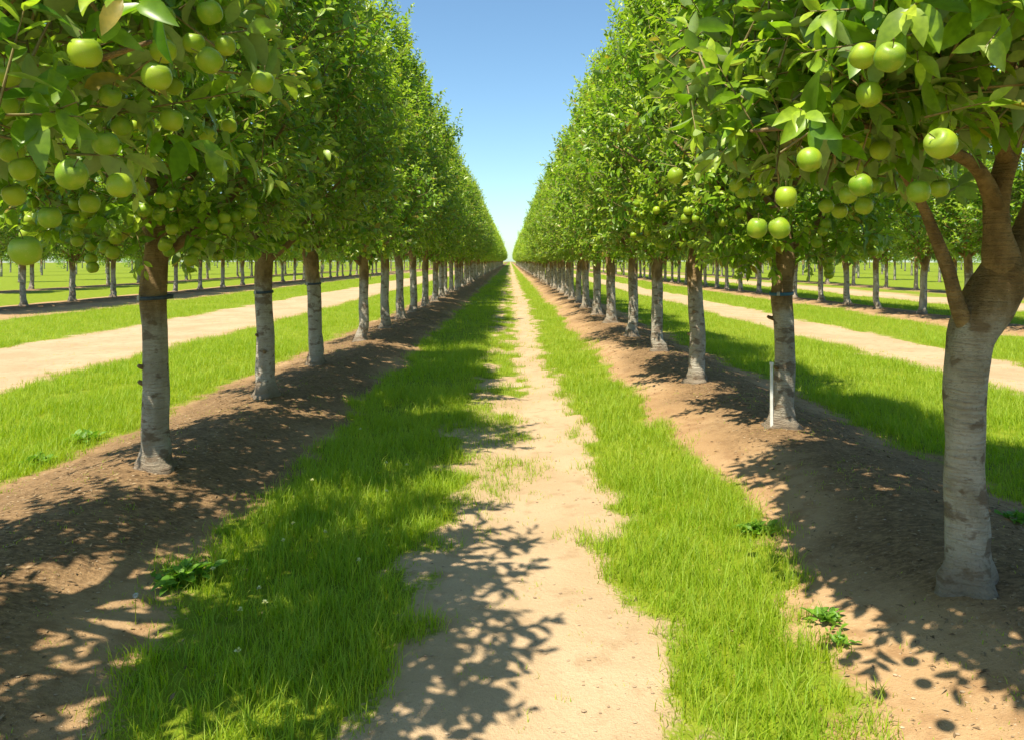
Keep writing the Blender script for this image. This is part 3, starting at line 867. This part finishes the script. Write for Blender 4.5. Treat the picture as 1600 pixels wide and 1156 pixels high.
def flower(x, y, h, kind, label, seed, grp):
    rng = np.random.default_rng(seed); X, Y, Z = gp(x, y)
    root = link(bpy.data.objects.new('wildflower', None)); root.location = (X,Y,Z); root.empty_display_size = .05
    tag(root, label, 'wildflower', grp)
    dx, dy = rng.normal(0,.12,2)*h
    p, r = smooth_path([(0,0,-.01),(dx*.3,dy*.3,h*.5),(dx,dy,h)], (.0022,.0018,.0014), 4)
    V, Q = tube(p, r, 5); me = mesh_np('stem', V, Q, True, {'tip': np.full(len(V), .6)}, [M_grass]); link(bpy.data.objects.new('stem', me), root)
    n = 46; c = np.array([dx,dy,h])
    if kind == 'fluff':
        D = norm(rng.normal(0,1,(n*3,3))); n = n*3; L_ = np.full(n,.014); w = .25
    else:
        th = np.arange(n)*2.4; el = .15+1.2*rng.random(n); D = np.stack([np.cos(th)*np.cos(el),np.sin(th)*np.cos(el),np.sin(el)],-1); L_ = .009+.008*rng.random(n); w = .5
    V, polys, A, _ = leaf_mesh(np.repeat(c[None],n,0), D, np.array([.1,.1,1.])+rng.normal(0,.3,(n,3)), L_*1.0, np.zeros(n), 1, wr=w, rng=rng)
    mb = MB(); mb.add(V, polys, 0, A); link(bpy.data.objects.new('flower_head', mb.mesh('flower_head', [M_fluff if kind == 'fluff' else M_petal])), root)
flower(212,975,.14,'fluff','round pale seed head on a thin stalk over the shaded soil at lower left',700,None)
for i,(x,y) in enumerate([(420,990),(408,965),(452,890),(388,1070),(505,870),(605,800),(455,850),(330,930),(600,750),(545,930),(640,760),(480,780),(560,700),(380,1000)]):
    flower(x, y, .13+.05*random.random(), 'petal', 'small pale yellow flower head standing in the shaded left grass strip', 710+i, 'pale yellow flowers in the left grass strip')

# ------------------------------------------------------------------ light and sky
tx_, ty_ = .31, .42     # how far a shadow runs per metre of height: to the right, and away from the camera
sdir = np.array([-tx_, -ty_, 1.0]); sdir /= np.linalg.norm(sdir)   # towards the sun
elev = math.asin(sdir[2]); az = math.atan2(sdir[0], sdir[1])
w = bpy.data.worlds.new('World'); SC.world = w; w.use_nodes = True
nt = w.node_tree; bg = nt.nodes['Background']
sk = nt.nodes.new('ShaderNodeTexSky'); sk.sky_type = 'NISHITA'; sk.sun_disc = False
sk.sun_elevation = elev; sk.sun_rotation = az; sk.air_density = 1.0; sk.dust_density = .5; sk.ozone_density = 1.2; sk.altitude = 0
mm = nt.nodes.new('ShaderNodeVectorMath'); mm.operation = 'MULTIPLY'; mm.inputs[1].default_value = (.86,1.06,1.10)
nt.links.new(sk.outputs[0], mm.inputs[0]); nt.links.new(mm.outputs[0], bg.inputs[0]); bg.inputs[1].default_value = .10
ld = bpy.data.lights.new('sun', 'SUN'); ld.energy = 5.0; ld.angle = rad(.55); ld.color = (1,.92,.74)
sun = link(bpy.data.objects.new('sun', ld))
from mathutils import Vector
sun.rotation_euler = Vector(tuple(sdir)).to_track_quat('Z','Y').to_euler(); sun.location = (-10,-5,30)

# ------------------------------------------------------------------ camera
cd = bpy.data.cameras.new('camera'); cd.sensor_width = 36; cd.lens = 36*F/1600
cd.shift_x = (800-VX)/1600; cd.shift_y = -(578-HY)/1600
cd.clip_end = 3000; cd.clip_start = .05
cam = link(bpy.data.objects.new('camera', cd)); cam.location = (0,0,CAMZ); cam.rotation_euler = (rad(90),0,0)
SC.camera = cam
SC.view_settings.view_transform = 'Standard'; SC.view_settings.look = 'None'
SC.view_settings.exposure = .80; SC.view_settings.gamma = 1
SC.render.engine = 'CYCLES'
SC.cycles.max_bounces = 7; SC.cycles.diffuse_bounces = 4; SC.cycles.transmission_bounces = 5; SC.cycles.use_denoising = True
